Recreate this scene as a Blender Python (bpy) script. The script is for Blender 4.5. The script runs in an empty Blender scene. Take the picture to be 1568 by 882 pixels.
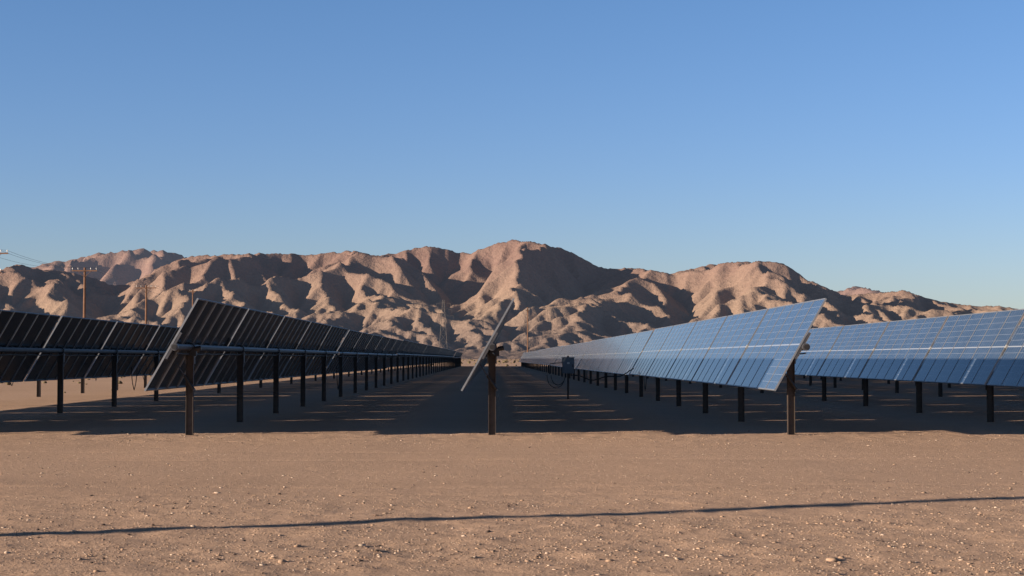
import bpy, math, random, time
import numpy as np
from mathutils import Vector, Matrix, Quaternion
random.seed(4); rng=np.random.default_rng(11)
S=bpy.context.scene
T0=time.time()
# ---------------------------------------------------------------- render/world
S.view_settings.view_transform='Standard'; S.view_settings.look='None'; S.view_settings.exposure=0
SUN_EL=math.radians(11.5); TO_AZ=math.radians(250)
to_sun=Vector((math.sin(TO_AZ)*math.cos(SUN_EL),math.cos(TO_AZ)*math.cos(SUN_EL),math.sin(SUN_EL)))
w=bpy.data.worlds.new("World"); S.world=w; w.use_nodes=True
nt=w.node_tree; nt.nodes.clear()
sky=nt.nodes.new('ShaderNodeTexSky'); sky.sky_type='NISHITA'; sky.sun_disc=False
sky.sun_elevation=SUN_EL; sky.sun_rotation=TO_AZ; sky.air_density=1.0; sky.dust_density=0.3; sky.ozone_density=2.0; sky.altitude=300
bg=nt.nodes.new('ShaderNodeBackground')
out=nt.nodes.new('ShaderNodeOutputWorld')
tcw=nt.nodes.new('ShaderNodeTexCoord'); spw=nt.nodes.new('ShaderNodeSeparateXYZ'); nt.links.new(tcw.outputs['Generated'],spw.inputs[0])
rw=nt.nodes.new('ShaderNodeValToRGB'); nt.links.new(spw.outputs[2],rw.inputs[0])
ew=rw.color_ramp.elements
while len(ew)<6: ew.new(.5)
for i,(p,c) in enumerate([(0.0,(.37,.415,.61)),(.05,(.375,.42,.62)),(.11,(.355,.42,.63)),(.24,(.33,.43,.61)),(.36,(.14,.195,.265)),(.72,(.040,.057,.080))]):
    ew[i].position=p; ew[i].color=(*c,1)
mw_=nt.nodes.new('ShaderNodeMix'); mw_.data_type='RGBA'; mw_.blend_type='MULTIPLY'; mw_.inputs[0].default_value=1
nt.links.new(sky.outputs[0],mw_.inputs[6]); nt.links.new(rw.outputs[0],mw_.inputs[7])
bg.inputs[1].default_value=0.15*1.75
nt.links.new(mw_.outputs[2],bg.inputs[0]); nt.links.new(bg.outputs[0],out.inputs[0])
sl=bpy.data.lights.new('sun','SUN'); sl.energy=9.2; sl.angle=math.radians(0.5); sl.color=(1.0,0.81,0.62)
so=bpy.data.objects.new('sun',sl); S.collection.objects.link(so)
so.rotation_euler=to_sun.to_track_quat('Z','Y').to_euler(); so.location=(-30,-20,30)
# ---------------------------------------------------------------- camera
FP=2560.0; HOR=549.0; VPX=752.0
cd=bpy.data.cameras.new('camera'); cam=bpy.data.objects.new('camera',cd); S.collection.objects.link(cam)
cd.lens=36*FP/1568; cd.sensor_width=36; cd.clip_start=0.1; cd.clip_end=40000
cam.location=(0,0,1.6)
cam.rotation_euler=(math.radians(90)+math.atan((HOR-441)/FP),0,-math.atan((784-VPX)/FP))
S.camera=cam
# ---------------------------------------------------------------- helpers
def new_mat(name):
    m=bpy.data.materials.new(name); m.use_nodes=True
    n=m.node_tree; n.nodes.clear()
    o=n.nodes.new('ShaderNodeOutputMaterial'); b=n.nodes.new('ShaderNodeBsdfPrincipled')
    n.links.new(b.outputs[0],o.inputs[0]); return m,n,b,o
def N(n,t,**k):
    x=n.nodes.new(t)
    for a,v in k.items(): setattr(x,a,v)
    return x
def noise(n,vec,scale,detail=4,rough=.55,dist=0):
    x=N(n,'ShaderNodeTexNoise'); x.inputs['Scale'].default_value=scale; x.inputs['Detail'].default_value=detail
    x.inputs['Roughness'].default_value=rough; x.inputs['Distortion'].default_value=dist
    if vec is not None: n.links.new(vec,x.inputs['Vector'])
    return x.outputs['Fac']
def ramp(n,fac,stops):
    r=N(n,'ShaderNodeValToRGB'); e=r.color_ramp.elements
    while len(e)<len(stops): e.new(0.5)
    for i,(p,c) in enumerate(stops):
        e[i].position=p; e[i].color=(*c,1) if len(c)==3 else c
    n.links.new(fac,r.inputs[0]); return r.outputs[0]
def mixc(n,f,a,b,mode='MIX'):
    m=N(n,'ShaderNodeMix',data_type='RGBA',blend_type=mode)
    if isinstance(f,(int,float)): m.inputs[0].default_value=f
    else: n.links.new(f,m.inputs[0])
    for s,v in ((6,a),(7,b)):
        if isinstance(v,tuple): m.inputs[s].default_value=(*v,1)
        else: n.links.new(v,m.inputs[s])
    return m.outputs[2]
def math_(n,op,a,b=None,c=None):
    m=N(n,'ShaderNodeMath',operation=op)
    for i,v in enumerate((a,b,c)):
        if v is None: continue
        if isinstance(v,(int,float)): m.inputs[i].default_value=v
        else: n.links.new(v,m.inputs[i])
    return m.outputs[0]
def bump(n,b,h,strength,dist):
    x=N(n,'ShaderNodeBump'); x.inputs['Strength'].default_value=strength; x.inputs['Distance'].default_value=dist
    n.links.new(h,x.inputs['Height']); n.links.new(x.outputs[0],b.inputs['Normal'])
def geo_pos(n): return N(n,'ShaderNodeNewGeometry').outputs['Position']
def simple(name,col,rough=.6,metal=0,var=.25,scale=6,rust=None):
    m,n,b,o=new_mat(name)
    tc=N(n,'ShaderNodeTexCoord').outputs['Object']
    f=noise(n,tc,scale,5,.6)
    c=ramp(n,f,[(0.3,tuple(v*(1-var) for v in col)),(0.7,tuple(min(1,v*(1+var)) for v in col))])
    if rust:
        f2=noise(n,tc,scale*2.3,6,.7); c=mixc(n,math_(n,'MULTIPLY',math_(n,'GREATER_THAN',f2,.55),.6),c,rust)
    n.links.new(c,b.inputs['Base Color']); b.inputs['Roughness'].default_value=rough; b.inputs['Metallic'].default_value=metal
    return m
class MB:
    def __init__(s): s.v=[];s.f=[];s.m=[];s.uv=[]
    def box(s,c,ax,hs,mat=0):
        c=Vector(c); a=[Vector(ax[i]).normalized()*hs[i] for i in range(3)]
        b=len(s.v)
        for k in (-1,1):
            for j in (-1,1):
                for i in (-1,1): s.v.append(c+a[0]*i+a[1]*j+a[2]*k)
        for q in ((0,2,3,1),(4,5,7,6),(0,1,5,4),(2,6,7,3),(0,4,6,2),(1,3,7,5)):
            s.f.append([b+i for i in q]); s.m.append(mat); s.uv.append([(0,0)]*4)
    def quad(s,pts,mat=0,uv=((0,0),(1,0),(1,1),(0,1))):
        b=len(s.v); s.v+= [Vector(p) for p in pts]; s.f.append([b,b+1,b+2,b+3]); s.m.append(mat); s.uv.append(list(uv))
    def cyl(s,p0,p1,r0,r1=None,n=12,mat=0):
        r1=r0 if r1 is None else r1
        p0=Vector(p0);p1=Vector(p1);d=(p1-p0).normalized()
        u=d.orthogonal().normalized(); vv=d.cross(u); b=len(s.v)
        for p,r in ((p0,r0),(p1,r1)):
            for i in range(n):
                a=2*math.pi*i/n; s.v.append(p+u*math.cos(a)*r+vv*math.sin(a)*r)
        for i in range(n):
            j=(i+1)%n; s.f.append([b+i,b+j,b+n+j,b+n+i]); s.m.append(mat); s.uv.append([(0,0)]*4)
        s.f.append([b+i for i in range(n)][::-1]); s.m.append(mat); s.uv.append([(0,0)]*n)
        s.f.append([b+n+i for i in range(n)]); s.m.append(mat); s.uv.append([(0,0)]*n)
    def tube(s,pts,r,n=6,mat=0):
        for a,b in zip(pts[:-1],pts[1:]): s.cyl(a,b,r,r,n,mat)
    def mesh(s,name,mats,smooth=False):
        me=bpy.data.meshes.new(name); me.from_pydata([tuple(v) for v in s.v],[],s.f)
        for m in mats: me.materials.append(m)
        me.polygons.foreach_set('material_index',s.m)
        ul=me.uv_layers.new(name='UVMap'); flat=[c for f in s.uv for p in f for c in p]
        ul.data.foreach_set('uv',flat)
        me.update(); return me
def link(name,data,parent=None,loc=(0,0,0)):
    o=bpy.data.objects.new(name,data); S.collection.objects.link(o); o.location=loc
    if parent: o.parent=parent
    return o
def grid_mesh(name,X,Y,Z,mat,smooth=True):
    ny,nx=Z.shape; co=np.stack([X,Y,Z],-1).reshape(-1,3).astype(np.float32)
    i=np.arange(nx-1)[None,:]+np.arange(ny-1)[:,None]*nx
    q=np.stack([i,i+1,i+nx+1,i+nx],-1).reshape(-1,4).astype(np.int32)
    me=bpy.data.meshes.new(name); me.vertices.add(len(co)); me.vertices.foreach_set('co',co.ravel())
    me.loops.add(q.size); me.loops.foreach_set('vertex_index',q.ravel())
    me.polygons.add(len(q)); me.polygons.foreach_set('loop_start',np.arange(0,q.size,4,dtype=np.int32))
    me.polygons.foreach_set('loop_total',np.full(len(q),4,np.int32))
    me.polygons.foreach_set('use_smooth',np.full(len(q),smooth))
    me.update(calc_edges=True); me.materials.append(mat); return me
def tri_mesh(name,co,tri,midx,mats):
    me=bpy.data.meshes.new(name); co=co.astype(np.float32); tri=tri.astype(np.int32)
    me.vertices.add(len(co)); me.vertices.foreach_set('co',co.ravel())
    me.loops.add(tri.size); me.loops.foreach_set('vertex_index',tri.ravel())
    me.polygons.add(len(tri)); me.polygons.foreach_set('loop_start',np.arange(0,tri.size,3,dtype=np.int32))
    me.polygons.foreach_set('loop_total',np.full(len(tri),3,np.int32))
    for m in mats: me.materials.append(m)
    me.polygons.foreach_set('material_index',midx.astype(np.int32))
    me.update(calc_edges=True); return me
TAB=rng.random((256,256))
def vn(x,y):
    xi=np.floor(x).astype(int); yi=np.floor(y).astype(int); fx=x-xi; fy=y-yi
    fx=fx*fx*fx*(fx*(fx*6-15)+10); fy=fy*fy*fy*(fy*(fy*6-15)+10)
    a=TAB[yi&255,xi&255];b=TAB[yi&255,(xi+1)&255];c=TAB[(yi+1)&255,xi&255];d=TAB[(yi+1)&255,(xi+1)&255]
    return (a+(b-a)*fx)*(1-fy)+(c+(d-c)*fx)*fy
def fbm(x,y,o=4,g=.5):
    s=0;a=1;t=0
    for k in range(o):
        s=s+a*(vn(x*2**k+17.3*k,y*2**k+9.1*k)-.5); t+=a; a*=g
    return s/t
# ---------------------------------------------------------------- ground
xs=np.concatenate([-np.geomspace(9000,15,60),np.arange(-14.9,14.9,.085),np.geomspace(15,9000,60)])
ys=np.concatenate([np.linspace(-400,10,22)[:-1],np.arange(10,34,.065),np.geomspace(34,200,170),np.geomspace(202,14000,60)])
GX,GY=np.meshgrid(xs,ys)
def ground_h(x,y):
    near=np.clip((60-np.abs(y-15))/40,0,1)*np.clip((40-np.abs(x))/20,0,1)
    d=np.clip((y-16)/6,0,1)*np.clip((34-y)/4,0,1)      # smooth graded track
    r=(1-.75*d)
    h=fbm(x*.25,y*.25,3)*.10*near*(.6)
    h=h+fbm(x*2.1,y*2.1,3)*.032*near*r
    h=h+np.maximum(fbm(x*6.5+50,y*6.5,2),-.05)*.032*near*r
    for c in (19.5,21.3,26.5,28.6):
        h=h-.012*np.exp(-((y-c-fbm(x*.08+c,y*0,2)*1.2)/.16)**2)*near
    return h
GZ=ground_h(GX,GY)
mg,n,b,o=new_mat('desert_ground')
P=geo_pos(n)
big=noise(n,P,.05,3,.5); mid=noise(n,P,.6,5,.6); fine=noise(n,P,9,6,.7); gr=noise(n,P,45,3,.6)
mp=N(n,'ShaderNodeMapping'); mp.inputs['Scale'].default_value=(.06,.9,1); n.links.new(P,mp.inputs[0])
streak=noise(n,mp.outputs[0],1.0,5,.6)
c=ramp(n,mid,[(.3,(.52,.345,.235)),(.72,(.67,.455,.32))])
c=mixc(n,.55,c,ramp(n,streak,[(.33,(.42,.275,.19)),(.65,(.73,.50,.355))]))
c=mixc(n,.38,c,ramp(n,fine,[(.35,(.31,.20,.145)),(.6,(.77,.54,.395))]))
c=mixc(n,.38,c,ramp(n,gr,[(.38,(.21,.138,.098)),(.60,(.77,.57,.43))]))
c=mixc(n,.35,c,ramp(n,big,[(.35,(.51,.34,.235)),(.65,(.69,.47,.335))]))
n.links.new(c,b.inputs['Base Color']); b.inputs['Roughness'].default_value=.95; b.inputs['Specular IOR Level'].default_value=.1
hh=math_(n,'ADD',math_(n,'MULTIPLY',fine,1.0),math_(n,'MULTIPLY',gr,.5))
bump(n,b,hh,.6,.03)
link('desert_ground',grid_mesh('desert_ground',GX,GY,GZ,mg))
# ---------------------------------------------------------------- gravel / scrub
phi=(1+5**.5)/2
ico=np.array([(-1,phi,0),(1,phi,0),(-1,-phi,0),(1,-phi,0),(0,-1,phi),(0,1,phi),(0,-1,-phi),(0,1,-phi),(phi,0,-1),(phi,0,1),(-phi,0,-1),(-phi,0,1)])/1.9
icf=np.array([(0,11,5),(0,5,1),(0,1,7),(0,7,10),(0,10,11),(1,5,9),(5,11,4),(11,10,2),(10,7,6),(7,1,8),(3,9,4),(3,4,2),(3,2,6),(3,6,8),(3,8,9),(4,9,5),(2,4,11),(6,2,10),(8,6,7),(9,8,1)])
def scatter(name,px,py,sz,flat,mats,mi,sink=.25,rough=.3):
    M=len(px); v=ico[None]*(1+rng.uniform(-rough,rough,(M,12,1)))
    v=v*np.stack([rng.uniform(.7,1.5,M),rng.uniform(.7,1.3,M),rng.uniform(flat*.7,flat*1.3,M)],-1)[:,None,:]
    a=rng.uniform(0,6.28,M); ca,sa=np.cos(a)[:,None],np.sin(a)[:,None]
    x=v[...,0]*ca-v[...,1]*sa; y=v[...,0]*sa+v[...,1]*ca
    s=sz[:,None]
    co=np.stack([x*s+px[:,None],y*s+py[:,None],v[...,2]*s+(ground_h(px,py)+sz*flat*(1-2*sink)*.5)[:,None]],-1).reshape(-1,3)
    tri=(icf[None]+(np.arange(M)*12)[:,None,None]).reshape(-1,3)
    link(name,tri_mesh(name,co,tri,np.repeat(mi,20),mats))
sa_=simple('stone_pale',(.47,.37,.29),.9,0,.3,20); sb_=simple('stone_brown',(.36,.25,.175),.95,0,.3,20); sc_=simple('stone_dark',(.12,.085,.07),.95,0,.3,20)
M=60000
py=11+ rng.random(M)**1.4*26; px=rng.uniform(-.36,.42,M)*py
dens=vn(px*.35,py*.8)*.7+vn(px*1.5+9,py*2.5)*.5
bare=np.clip((py-18)/4,0,1)*np.clip((33-py)/3,0,1)
keep=rng.random(M)<np.clip((dens-.30)*1.6,0.04,1)*(1-.68*bare)
px=px[keep];py=py[keep]; M=len(px)
sz=.005+.006*rng.random(M)**2+.016*(rng.random(M)**18)+(rng.random(M)<.002)*.025
scatter('gravel',px,py,sz,.45,[sa_,sb_,sc_],rng.choice(3,M,p=[.25,.48,.27]))
M=3000
py=np.concatenate([rng.uniform(60,340,700),rng.uniform(350,2500,M-700)]); px=np.concatenate([rng.uniform(-90,-19,700),rng.uniform(-.35,.4,M-700)*py[700:]])
scr=simple('scrub_leaf',(.13,.10,.055),.95,0,.4,3)
scatter('desert_scrub',px,py,rng.uniform(.12,.45,M)*np.clip(py/300,.5,2),.7,[scr],np.zeros(M),.1,.45)
# ---------------------------------------------------------------- mountains (stream-power eroded heightfield)
def erode(h,U,K,m,dx,dt,iters,fixed,smax,D):
    ny,nx=h.shape; NN=h.size; idx=np.arange(NN).reshape(ny,nx)
    offs=[(-1,-1),(-1,0),(-1,1),(0,-1),(0,1),(1,-1),(1,0),(1,1)]
    fx=fixed.ravel(); Uf=U.ravel()
    for it in range(iters):
        hp=np.pad(h,1,constant_values=1e9); best=np.zeros_like(h); rec=idx.copy(); dist=np.full(h.shape,dx)
        for dy,dx_ in offs:
            dd=dx*math.hypot(dy,dx_); s=(h-hp[1+dy:1+dy+ny,1+dx_:1+dx_+nx])/dd
            k=s>best; best[k]=s[k]; rec[k]=(idx+dy*nx+dx_)[k]; dist[k]=dd
        rec=rec.ravel(); rec[fx]=np.arange(NN)[fx]; dist=dist.ravel()
        d=(rec!=np.arange(NN)).astype(np.int32); p=rec.copy()
        for _ in range(13):
            d2=d+d[p]; p=p[p]
            if (d2==d).all(): break
            d=d2
        order=np.argsort(d,kind='stable'); mx=int(d.max()); bnd=np.searchsorted(d[order],np.arange(mx+2))
        A=np.full(NN,dx*dx,float)
        for l in range(mx,0,-1):
            o_=order[bnd[l]:bnd[l+1]]; np.add.at(A,rec[o_],A[o_])
        hf=h.ravel().copy(); f=K*A**m*dt/dist
        hf[~fx]+=Uf[~fx]*dt
        for l in range(1,mx+1):
            o_=order[bnd[l]:bnd[l+1]]; r=rec[o_]
            hf[o_]=np.minimum((hf[o_]+f[o_]*hf[r])/(1+f[o_]),hf[r]+smax*dist[o_])
        h=hf.reshape(ny,nx)
        q=np.pad(h,1,mode='edge'); L=q[:-2,1:-1]+q[2:,1:-1]+q[1:-1,:-2]+q[1:-1,2:]-4*h
        h=np.where(fixed,h,h+D*L)
    return h
prof=[(-400,440),(-200,425),(0,415),(25,403),(60,412),(95,414),(140,424),(180,438),(212,428),(250,406),(275,396),(300,391),(350,389),(420,387),(470,390),(505,386),(545,383),(575,391),(600,388),(650,376),(680,380),(705,387),(730,384),(760,372),(790,366),(820,370),(860,379),(885,390),(910,405),(935,411),(970,409),(1000,413),(1030,418),(1060,410),(1100,402),(1150,399),(1195,400),(1215,410),(1240,428),(1270,440),(1295,452),(1320,449),(1350,447),(1390,443),(1410,452),(1450,462),(1500,468),(1530,467),(1568,473),(1800,490),(2200,500)]
prof2=[(-400,440),(-100,420),(40,412),(85,401),(110,398),(150,388),(180,386),(210,381),(245,384),(270,388),(300,398),(400,410),(1000,440),(1200,455),(1280,446),(1310,438),(1335,440),(1370,455),(1480,468),(1600,480),(2200,500)]
def make_range(name,X0,X1,Y0,Y1,yc0,prof,res,mat,seed,ramp0):
    pu=np.array([a for a,_ in prof],float); pv=np.array([HOR-b_ for _,b_ in prof],float)
    def fields(dx):
        x=np.arange(X0,X1+1,dx); y=np.arange(Y0,Y1+1,dx); return np.meshgrid(x,y)
    def uplift(X,Y):
        yc=yc0+1000*fbm(X/1500+seed,X*0+3,2)
        tgt=np.interp(VPX+FP*X/yc0,pu,pv)/180.
        t=np.clip((Y-Y0)/(yc-Y0),0,1)
        U=(.06+.94*np.clip((t-ramp0)/.6,0,1)**1.15)*(.25+.9*tgt)
        return np.clip(U*(1+.85*fbm(X/550+seed,Y/550,3)),.03,None)
    dx=res[0][0]; X,Y=fields(dx); h=(Y-Y0)*.01+fbm(X/300+seed,Y/300,4)*60+25
    for i,(dxx,its,dt,nz,D) in enumerate(res):
        if i>0:
            Xn,Yn=fields(dxx)
            gx=(Xn[0]-X0)/dx; gy=(Yn[:,0]-Y0)/dx; nx_,ny_=h.shape[1],h.shape[0]
            x0=np.clip(np.floor(gx).astype(int),0,nx_-2); y0=np.clip(np.floor(gy).astype(int),0,ny_-2)
            fx_=np.clip(gx-x0,0,1)[None,:]; fy_=np.clip(gy-y0,0,1)[:,None]
            h=(h[y0][:,x0]*(1-fx_)+h[y0][:,x0+1]*fx_)*(1-fy_)+(h[y0+1][:,x0]*(1-fx_)+h[y0+1][:,x0+1]*fx_)*fy_
            X,Y=Xn,Yn; dx=dxx; h=h+fbm(X/36,Y/36,3)*dxx*nz
        fixed=np.zeros(h.shape,bool); fixed[0,:]=True; fixed[-1,:]=True; h[0,:]=0; h[-1,:]=0
        h=erode(h,uplift(X,Y),.10,.36,dx,dt,its,fixed,.68,D)
    print('erosion',time.time()-T0,h.max())
    h=np.maximum(h,0)
    for _ in range(2):
        u=VPX+FP*X/Y; ang=h/Y*FP
        bins=np.clip(((u+300)/6).astype(int),0,340)
        mx=np.zeros(341); np.maximum.at(mx,bins.ravel(),ang.ravel())
        cu=-300+6*(np.arange(341)+.5); ok=mx>5
        ratio=np.where(ok,np.interp(cu,pu,pv)/np.maximum(mx,5),1)
        k=np.hanning(11 if _==0 else 5); k/=k.sum(); ratio=np.convolve(np.pad(ratio,len(k)//2,mode='edge'),k,'valid')
        h=h*np.interp(u,cu,ratio)
    h=h+fbm(X/25,Y/25,2)*1.2*np.clip(h/60,0,1)
    Zm=h+1.6*np.clip(h/50,0,1)-1.0
    link(name,grid_mesh(name,X,Y,Zm,mat))
def rock(name,k,haze_glow):
    mm,n,b,o=new_mat(name)
    P=geo_pos(n); sp=N(n,'ShaderNodeSeparateXYZ'); n.links.new(P,sp.inputs[0])
    a1=noise(n,P,.0022,5,.6); a2=noise(n,P,.010,6,.65); a3=noise(n,P,.06,4,.65)
    sc=lambda c:tuple(v*k for v in c)
    c=ramp(n,a1,[(.35,sc((.128,.084,.071))),(.5,sc((.170,.117,.094))),(.66,sc((.230,.172,.130)))])
    c=mixc(n,.35,c,ramp(n,a2,[(.35,sc((.098,.063,.056))),(.62,sc((.24,.174,.132)))]))
    c=mixc(n,.30,c,ramp(n,a3,[(.38,sc((.072,.048,.042))),(.60,sc((.25,.188,.148)))]))
    hi=ramp(n,math_(n,'DIVIDE',sp.outputs[2],420),[(.0,sc((.118,.094,.082))),(.16,sc((.138,.108,.090))),(.4,sc((.22,.160,.115))),(.9,sc((.158,.096,.082)))])
    c=mixc(n,.5,c,hi)
    n.links.new(c,b.inputs['Base Color']); b.inputs['Roughness'].default_value=1; b.inputs['Specular IOR Level'].default_value=0
    b.inputs['Emission Color'].default_value=(*haze_glow,1); b.inputs['Emission Strength'].default_value=1  # constant bluish glow painted into the rock stands in for airlight haze
    bump(n,b,math_(n,'ADD',a3,math_(n,'MULTIPLY',a2,.5)),.7,9)
    return mm
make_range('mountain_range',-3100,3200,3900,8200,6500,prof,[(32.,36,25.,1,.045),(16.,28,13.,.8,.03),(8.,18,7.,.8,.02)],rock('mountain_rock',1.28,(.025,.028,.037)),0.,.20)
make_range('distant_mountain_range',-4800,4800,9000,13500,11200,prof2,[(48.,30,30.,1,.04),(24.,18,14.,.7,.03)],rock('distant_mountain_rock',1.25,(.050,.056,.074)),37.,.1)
# ---------------------------------------------------------------- PV materials
def pv(name,cA,cB,d0,d1,lc,rough):
    m,n,b,o=new_mat(name)
    uvn=N(n,'ShaderNodeUVMap'); uvn.uv_map='UVMap'; su=N(n,'ShaderNodeSeparateXYZ'); n.links.new(uvn.outputs[0],su.inputs[0])
    def line(coord,k,wd):
        f=math_(n,'FRACT',math_(n,'MULTIPLY',coord,k)); d=math_(n,'ABSOLUTE',math_(n,'SUBTRACT',f,.5))
        return math_(n,'GREATER_THAN',d,.5-wd)
    g1=line(su.outputs[0],6,.022); g2=line(su.outputs[1],12,.017); g3=line(su.outputs[1],1.0,.006)
    mid_=math_(n,'LESS_THAN',math_(n,'ABSOLUTE',math_(n,'SUBTRACT',su.outputs[1],.5)),.008)
    gap=math_(n,'MAXIMUM',math_(n,'MAXIMUM',g1,g2),math_(n,'MAXIMUM',g3,mid_))
    P=geo_pos(n); vr=noise(n,P,.9,3,.5); du=noise(n,P,5,5,.65)
    cell=ramp(n,vr,[(.35,cA),(.65,cB)])
    dust=ramp(n,du,[(.3,(d0,d0,d0)),(.8,(d1,d1*.97,d1*.93))])
    cc=mixc(n,1.0,cell,dust,'ADD'); cc=mixc(n,gap,cc,lc)
    n.links.new(cc,b.inputs['Base Color']); b.inputs['Roughness'].default_value=rough; b.inputs['IOR'].default_value=1.5
    return m
mpv=pv('photovoltaic_glass',(.010,.030,.064),(.018,.044,.090),.010,.036,(.27,.30,.34),.12)
mpb=pv('photovoltaic_back',(.006,.007,.009),(.010,.011,.014),.0,.006,(.085,.085,.09),.22)
mfr=simple('aluminium_frame',(.27,.285,.31),.4,.5,.12,8)
mtube=simple('galvanised_steel',(.11,.11,.12),.42,.6,.25,5)
mclamp=simple('zinc_clamp',(.36,.36,.35),.5,.2,.1,5)
mpost=simple('weathered_steel_post',(.058,.046,.040),.6,.2,.3,7,(.09,.058,.04))
mblk=simple('black_plastic',(.02,.02,.022),.5,0,.2,8)
mbox=simple('painted_steel_box',(.13,.16,.19),.45,.1,.12,4)
mlat=simple('tower_steel',(.13,.12,.12),.6,.3,.1,4)
# ---------------------------------------------------------------- panel bay mesh (local: X chord rot by tilt, Y along row)
CH=2.12; MW=1.118; GAPS=.018; BAY=7.0; NM=6; ZT=1.83
def bay_mesh():
    m=MB()
    ax=((1,0,0),(0,1,0),(0,0,1)); z=.115
    for k in range(NM):
        y0=k*(MW+GAPS); y1=y0+MW; yc=(y0+y1)/2
        Q=[(-CH/2+.012,y0+.012,z),(-CH/2+.012,y1-.012,z),(CH/2-.012,y1-.012,z),(CH/2-.012,y0+.012,z)]; UV=((0,1),(1,1),(1,0),(0,0))
        m.quad(Q[::-1],0,UV)
        m.quad([(a,b_,c_-.006) for a,b_,c_ in Q],4,((0,0),(1,0),(1,1),(0,1)))
        t=.012; hz=.018
        m.box((0,y0+t,z-.014),ax,(CH/2,t,hz),1); m.box((0,y1-t,z-.014),ax,(CH/2,t,hz),1)
        m.box((-CH/2+t,yc,z-.014),ax,(t,MW/2-2*t,hz),1); m.box((CH/2-t,yc,z-.014),ax,(t,MW/2-2*t,hz),1)
        m.box((0,yc,z-.026),ax,(.03,.10,.015),3)
        if k>0: m.box((0,y0-GAPS/2,.082),ax,(.24,.028,.014),2)
    m.box((0,.05,.082),ax,(.24,.028,.014),2); m.box((0,NM*(MW+GAPS)-.07,.082),ax,(.24,.028,.014),2)
    yg=(NM*(MW+GAPS)-GAPS+BAY)/2
    m.box((0,yg,.100),ax,(.040,.050,.038),5)
    m.cyl((0,-.05,0),(0,BAY-.05,0),.066,.066,8,2)
    pts=[(-.10,i*BAY/14,-.075-.03*math.sin(i*math.pi/3.5)**2) for i in range(15)]
    m.tube(pts,.014,5,3)
    return m.mesh('panel_bay',[mpv,mfr,mtube,mblk,mpb,mclamp])
BAYM=bay_mesh()
def post_mesh():
    m=MB(); ax=((1,0,0),(0,1,0),(0,0,1)); H=ZT-.13
    m.box((0,0,H/2-.15),ax,(.063,.005,H/2+.15),0)
    m.box((-.070,0,H/2-.15),ax,(.006,.052,H/2+.15),0); m.box((.070,0,H/2-.15),ax,(.006,.052,H/2+.15),0)
    m.box((-.088,0,H-.08),ax,(.011,.05,.13),1); m.box((.088,0,H-.08),ax,(.011,.05,.13),1)
    m.box((0,0,H+.012),ax,(.115,.05,.011),1)
    for i in range(10):
        a=2*math.pi*i/10; c=(math.cos(a)*.088,0,ZT+math.sin(a)*.088)
        m.box(c,((math.cos(a),0,math.sin(a)),(0,1,0),(-math.sin(a),0,math.cos(a))),(.013,.035,.030),2)
    return m.mesh('post',[mpost,mtube,mblk])
POSTM=post_mesh()
def end_mesh():
    m=MB(); ax=((1,0,0),(0,1,0),(0,0,1))
    m.cyl((0,-.16,0),(0,-.05,0),.075,.075,12,0); m.cyl((0,-.175,0),(0,-.16,0),.05,.05,12,1)
    m.box((0,.02,.05),ax,(.30,.03,.022),0)
    return m.mesh('tube_end',[mtube,mblk])
ENDM=end_mesh()
def damper_mesh(tilt):
    m=MB()
    c=Vector((math.cos(tilt),0,math.sin(tilt)))
    top=Vector((0,0,ZT))-c*.42+Vector((-math.sin(tilt),0,math.cos(tilt)))*.06
    bot=Vector((.10,0,.95)); midp=bot.lerp(top,.55)
    m.cyl(bot+Vector((0,-.09,0)),midp+Vector((0,-.09,0)),.032,.032,10,1)
    m.cyl(midp+Vector((0,-.09,0)),top+Vector((0,-.09,0)),.014,.014,8,0)
    m.cyl(bot+Vector((0,-.12,0)),bot+Vector((0,.02,0)),.02,.02,8,0)
    m.box((.05,-.10,ZT-.09),((1,0,0),(0,1,0),(0,0,1)),(.10,.05,.09),1)
    m.cyl((.12,-.12,ZT-.03),(.24,-.12,ZT-.01),.05,.05,12,1)
    m.cyl((.24,-.12,ZT-.01),(.25,-.12,ZT-.01),.038,.038,12,0)
    return m.mesh('damper',[mtube,mblk])
TILT=math.radians(60.5); PITCH=6.28; D0=35.0; START=33.4
DAMP=damper_mesh(TILT)
for r in range(-3,12):
    row=bpy.data.objects.new('solar_panel_row',None); S.collection.objects.link(row); row.location=(r*PITCH,0,0)
    if r==0: row.location.x=0.02
    rr=random.Random(100+r)
    y=START; k=0; nb=44
    tilt=TILT; dz=0
    for i in range(nb):
        if i in (5,11,17,23,29,35,41):
            y+=.55
            tilt=TILT+math.radians(rr.uniform(-1.8,1.8)) if r!=0 else TILT
            dz=rr.uniform(-.06,.06) if r!=0 else rr.uniform(-.01,.01)
        o_=link('panel_bay',BAYM,row,(0,y,ZT+dz))
        jit=math.radians(rr.uniform(-.08,.08)) if r!=0 else 0
        o_.rotation_euler=(0,-(tilt+jit),0)
        if i==0:
            e=link('tube_end',ENDM,row,(0,y,ZT)); e.rotation_euler=(0,-tilt,0)
        y+=BAY
    yend=y
    j=0
    while D0+7.0*j<yend:
        link('post',POSTM,row,(0,D0+7*j+(0 if j<5 else .5*(j//6)),0)); j+=1
    link('damper',DAMP,row,(0,D0,0))
def loops(row_x,ys_,name='power_cable'):
    m=MB()
    for y in ys_:
        s=random.uniform(.25,.42)
        pts=[]
        for t in range(15):
            a=math.pi*t/14
            pts.append(Vector((row_x+.02,y+.55*math.cos(a)*s/.35,1.05-math.sin(a)*s*1.9+.25*abs(math.cos(a)))))
        m.tube(pts,.016,5,0)
    link(name,m.mesh(name,[mblk]))
loops(-2*PITCH,[59,66,73.5]); loops(-3*PITCH,[66,80,91]); loops(PITCH,[68.4,110]); loops(-PITCH,[68.6])
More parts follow.
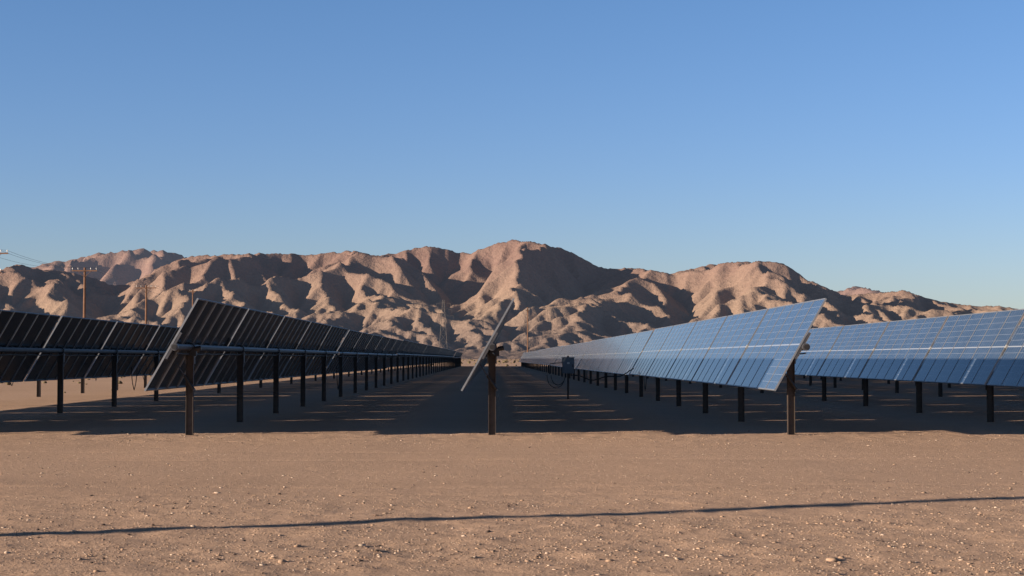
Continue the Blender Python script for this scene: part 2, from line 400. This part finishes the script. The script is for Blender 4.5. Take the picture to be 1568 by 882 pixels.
# ---------------------------------------------------------------- combiner box
def combiner():
    e=bpy.data.objects.new('combiner_box',None); S.collection.objects.link(e); e.location=(3.04,66,0)
    ax=((1,0,0),(0,1,0),(0,0,1))
    m=MB(); m.box((0,.10,.78),ax,(.035,.035,.93),0); m.box((0,.05,1.15),ax,(.22,.015,.02),0); m.box((0,.05,1.5),ax,(.22,.015,.02),0); link('stand',m.mesh('stand',[mpost]),e)
    m=MB(); m.box((0,-.07,1.32),ax,(.235,.10,.31),0); m.box((0,-.178,1.32),ax,(.215,.008,.29),0)
    m.box((0,-.09,1.645),ax,(.26,.14,.012),0); m.box((.17,-.195,1.32),ax,(.012,.012,.05),1)
    m.box((0,-.19,1.42),ax,(.05,.003,.035),2)
    for x in (-.12,0,.12): m.cyl((x,-.07,1.01),(x,-.07,.92),.022,.022,8,1)
    ml=simple('label',(.7,.7,.65),.6)
    link('cabinet',m.mesh('cabinet',[mbox,mblk,ml]),e)
    m=MB()
    pts=[Vector((.12,-.07,.92)).lerp(Vector((2.6,.1,1.15)),t/14)+Vector((0,0,-.22*math.sin(math.pi*t/14)+.06*math.sin(t))) for t in range(15)]
    m.tube(pts,.022,6,0)
    for r_ in (.28,.36):
        pts=[Vector((-.12-r_+r_*math.cos(math.pi*t/12),-.07,.95-r_*1.4*math.sin(math.pi*t/12))) for t in range(13)]
        m.tube(pts,.015,5,0)
    pts=[Vector((-.12-.62,-.07,.98)),Vector((-.75,-.05,1.3)),Vector((-.70,-.02,1.4)),Vector((-.1,0,1.45))]
    m.tube(pts,.015,5,0)
    link('conduit',m.mesh('conduit',[mblk]),e)
combiner()
# ---------------------------------------------------------------- utility poles
mwood=simple('pole_wood',(.17,.09,.055),.9,0,.25,2); mins=simple('insulator',(.45,.42,.38),.3)
def upole(x,y,H,arms=((-.5,2.4),),r=.15):
    m=MB(); m.cyl((0,0,-.3),(0,0,H),r*1.15,r*.75,10,0)
    for dz,L in arms:
        z=H+dz; m.box((0,-.16,z),((1,0,0),(0,1,0),(0,0,1)),(L/2,.05,.06),0)
        for sx in (-1,1):
            m.cyl((sx*L*.28,-.16,z-.03),(0,-.14,z-.65),.02,.02,6,0)
        for f in (-.47,-.25,.25,.47):
            m.cyl((f*L,-.16,z+.06),(f*L,-.16,z+.18),.02,.02,6,1); m.cyl((f*L,-.16,z+.18),(f*L,-.16,z+.30),.055,.04,8,1)
    e=bpy.data.objects.new('utility_pole',None); S.collection.objects.link(e); e.location=(x,y,0)
    link('shaft_and_crossarm',m.mesh('shaft_and_crossarm',[mwood,mins]),e)
def PX(px,d): return (px-VPX)/FP*d
poles=[(PX(-8,146),146,11.0),(PX(131,173),173,11.0),(PX(225,215),215,11.0)]
for x,y,H in poles: upole(x,y,H,((-.25,2.6),(-1.9,1.4)) if y<160 else ((-.35,2.6),))
upole(PX(296,300),300,14,((-.4,1.2),)); upole(PX(808,352),352,12.4,((-.6,.8),),.14)
upole(-20,9.6,12,((-.5,2.4),))
m=MB()
def wire(a,b,sag,r=.012):
    a=Vector(a);b=Vector(b); m.tube([a.lerp(b,t/16)-Vector((0,0,sag*4*(t/16)*(1-t/16))) for t in range(17)],r,4,0)
chain=[(-46,60,11.0)]+poles+[(PX(300,260),262,11.0)]
for (x0,y0_,H0),(x1,y1_,H1) in zip(chain[:-1],chain[1:]):
    for f in (-.47,.25,.47): wire((x0+f*2.6,y0_-.16,H0+.0),(x1+f*2.6,y1_-.16,H1+.0),.5)
link('power_line',m.mesh('power_line',[mblk]))
def tower(x,y,H):
    m=MB(); W=3.2
    def wd(z): return W*(1-z/H)*.9+.5 if z<H*.65 else .5+W*.9*.35*(1-(z-H*.65)/(H*.35))
    lv=[H*t for t in (0,.16,.31,.45,.57,.66,.74,.82,.9,1)]
    for z0,z1 in zip(lv[:-1],lv[1:]):
        a,b_=wd(z0),wd(z1); c0=[(sx*a,sy*a,z0) for sx,sy in ((-1,-1),(1,-1),(1,1),(-1,1))]; c1=[(sx*b_,sy*b_,z1) for sx,sy in ((-1,-1),(1,-1),(1,1),(-1,1))]
        for i in range(4):
            j=(i+1)%4; m.cyl(c0[i],c1[i],.10,.10,5); m.cyl(c0[i],c1[j],.05,.05,4); m.cyl(c0[j],c1[i],.05,.05,4); m.cyl(c1[i],c1[j],.05,.05,4)
    for z,L in ((H*.74,7),(H*.84,6),(H*.94,5)):
        for s in (-1,1):
            m.cyl((0,0,z+.9),(s*L,0,z),.08,.06,4); m.cyl((0,0,z-.1),(s*L,0,z),.08,.06,4); m.cyl((s*L,0,z),(s*L,0,z-2),.08,.08,5)
    e=bpy.data.objects.new('transmission_tower',None); S.collection.objects.link(e); e.location=(x,y,0)
    link('lattice',m.mesh('lattice',[mlat]),e)
tower(PX(679,1180),1180,43)
print('total',time.time()-T0)
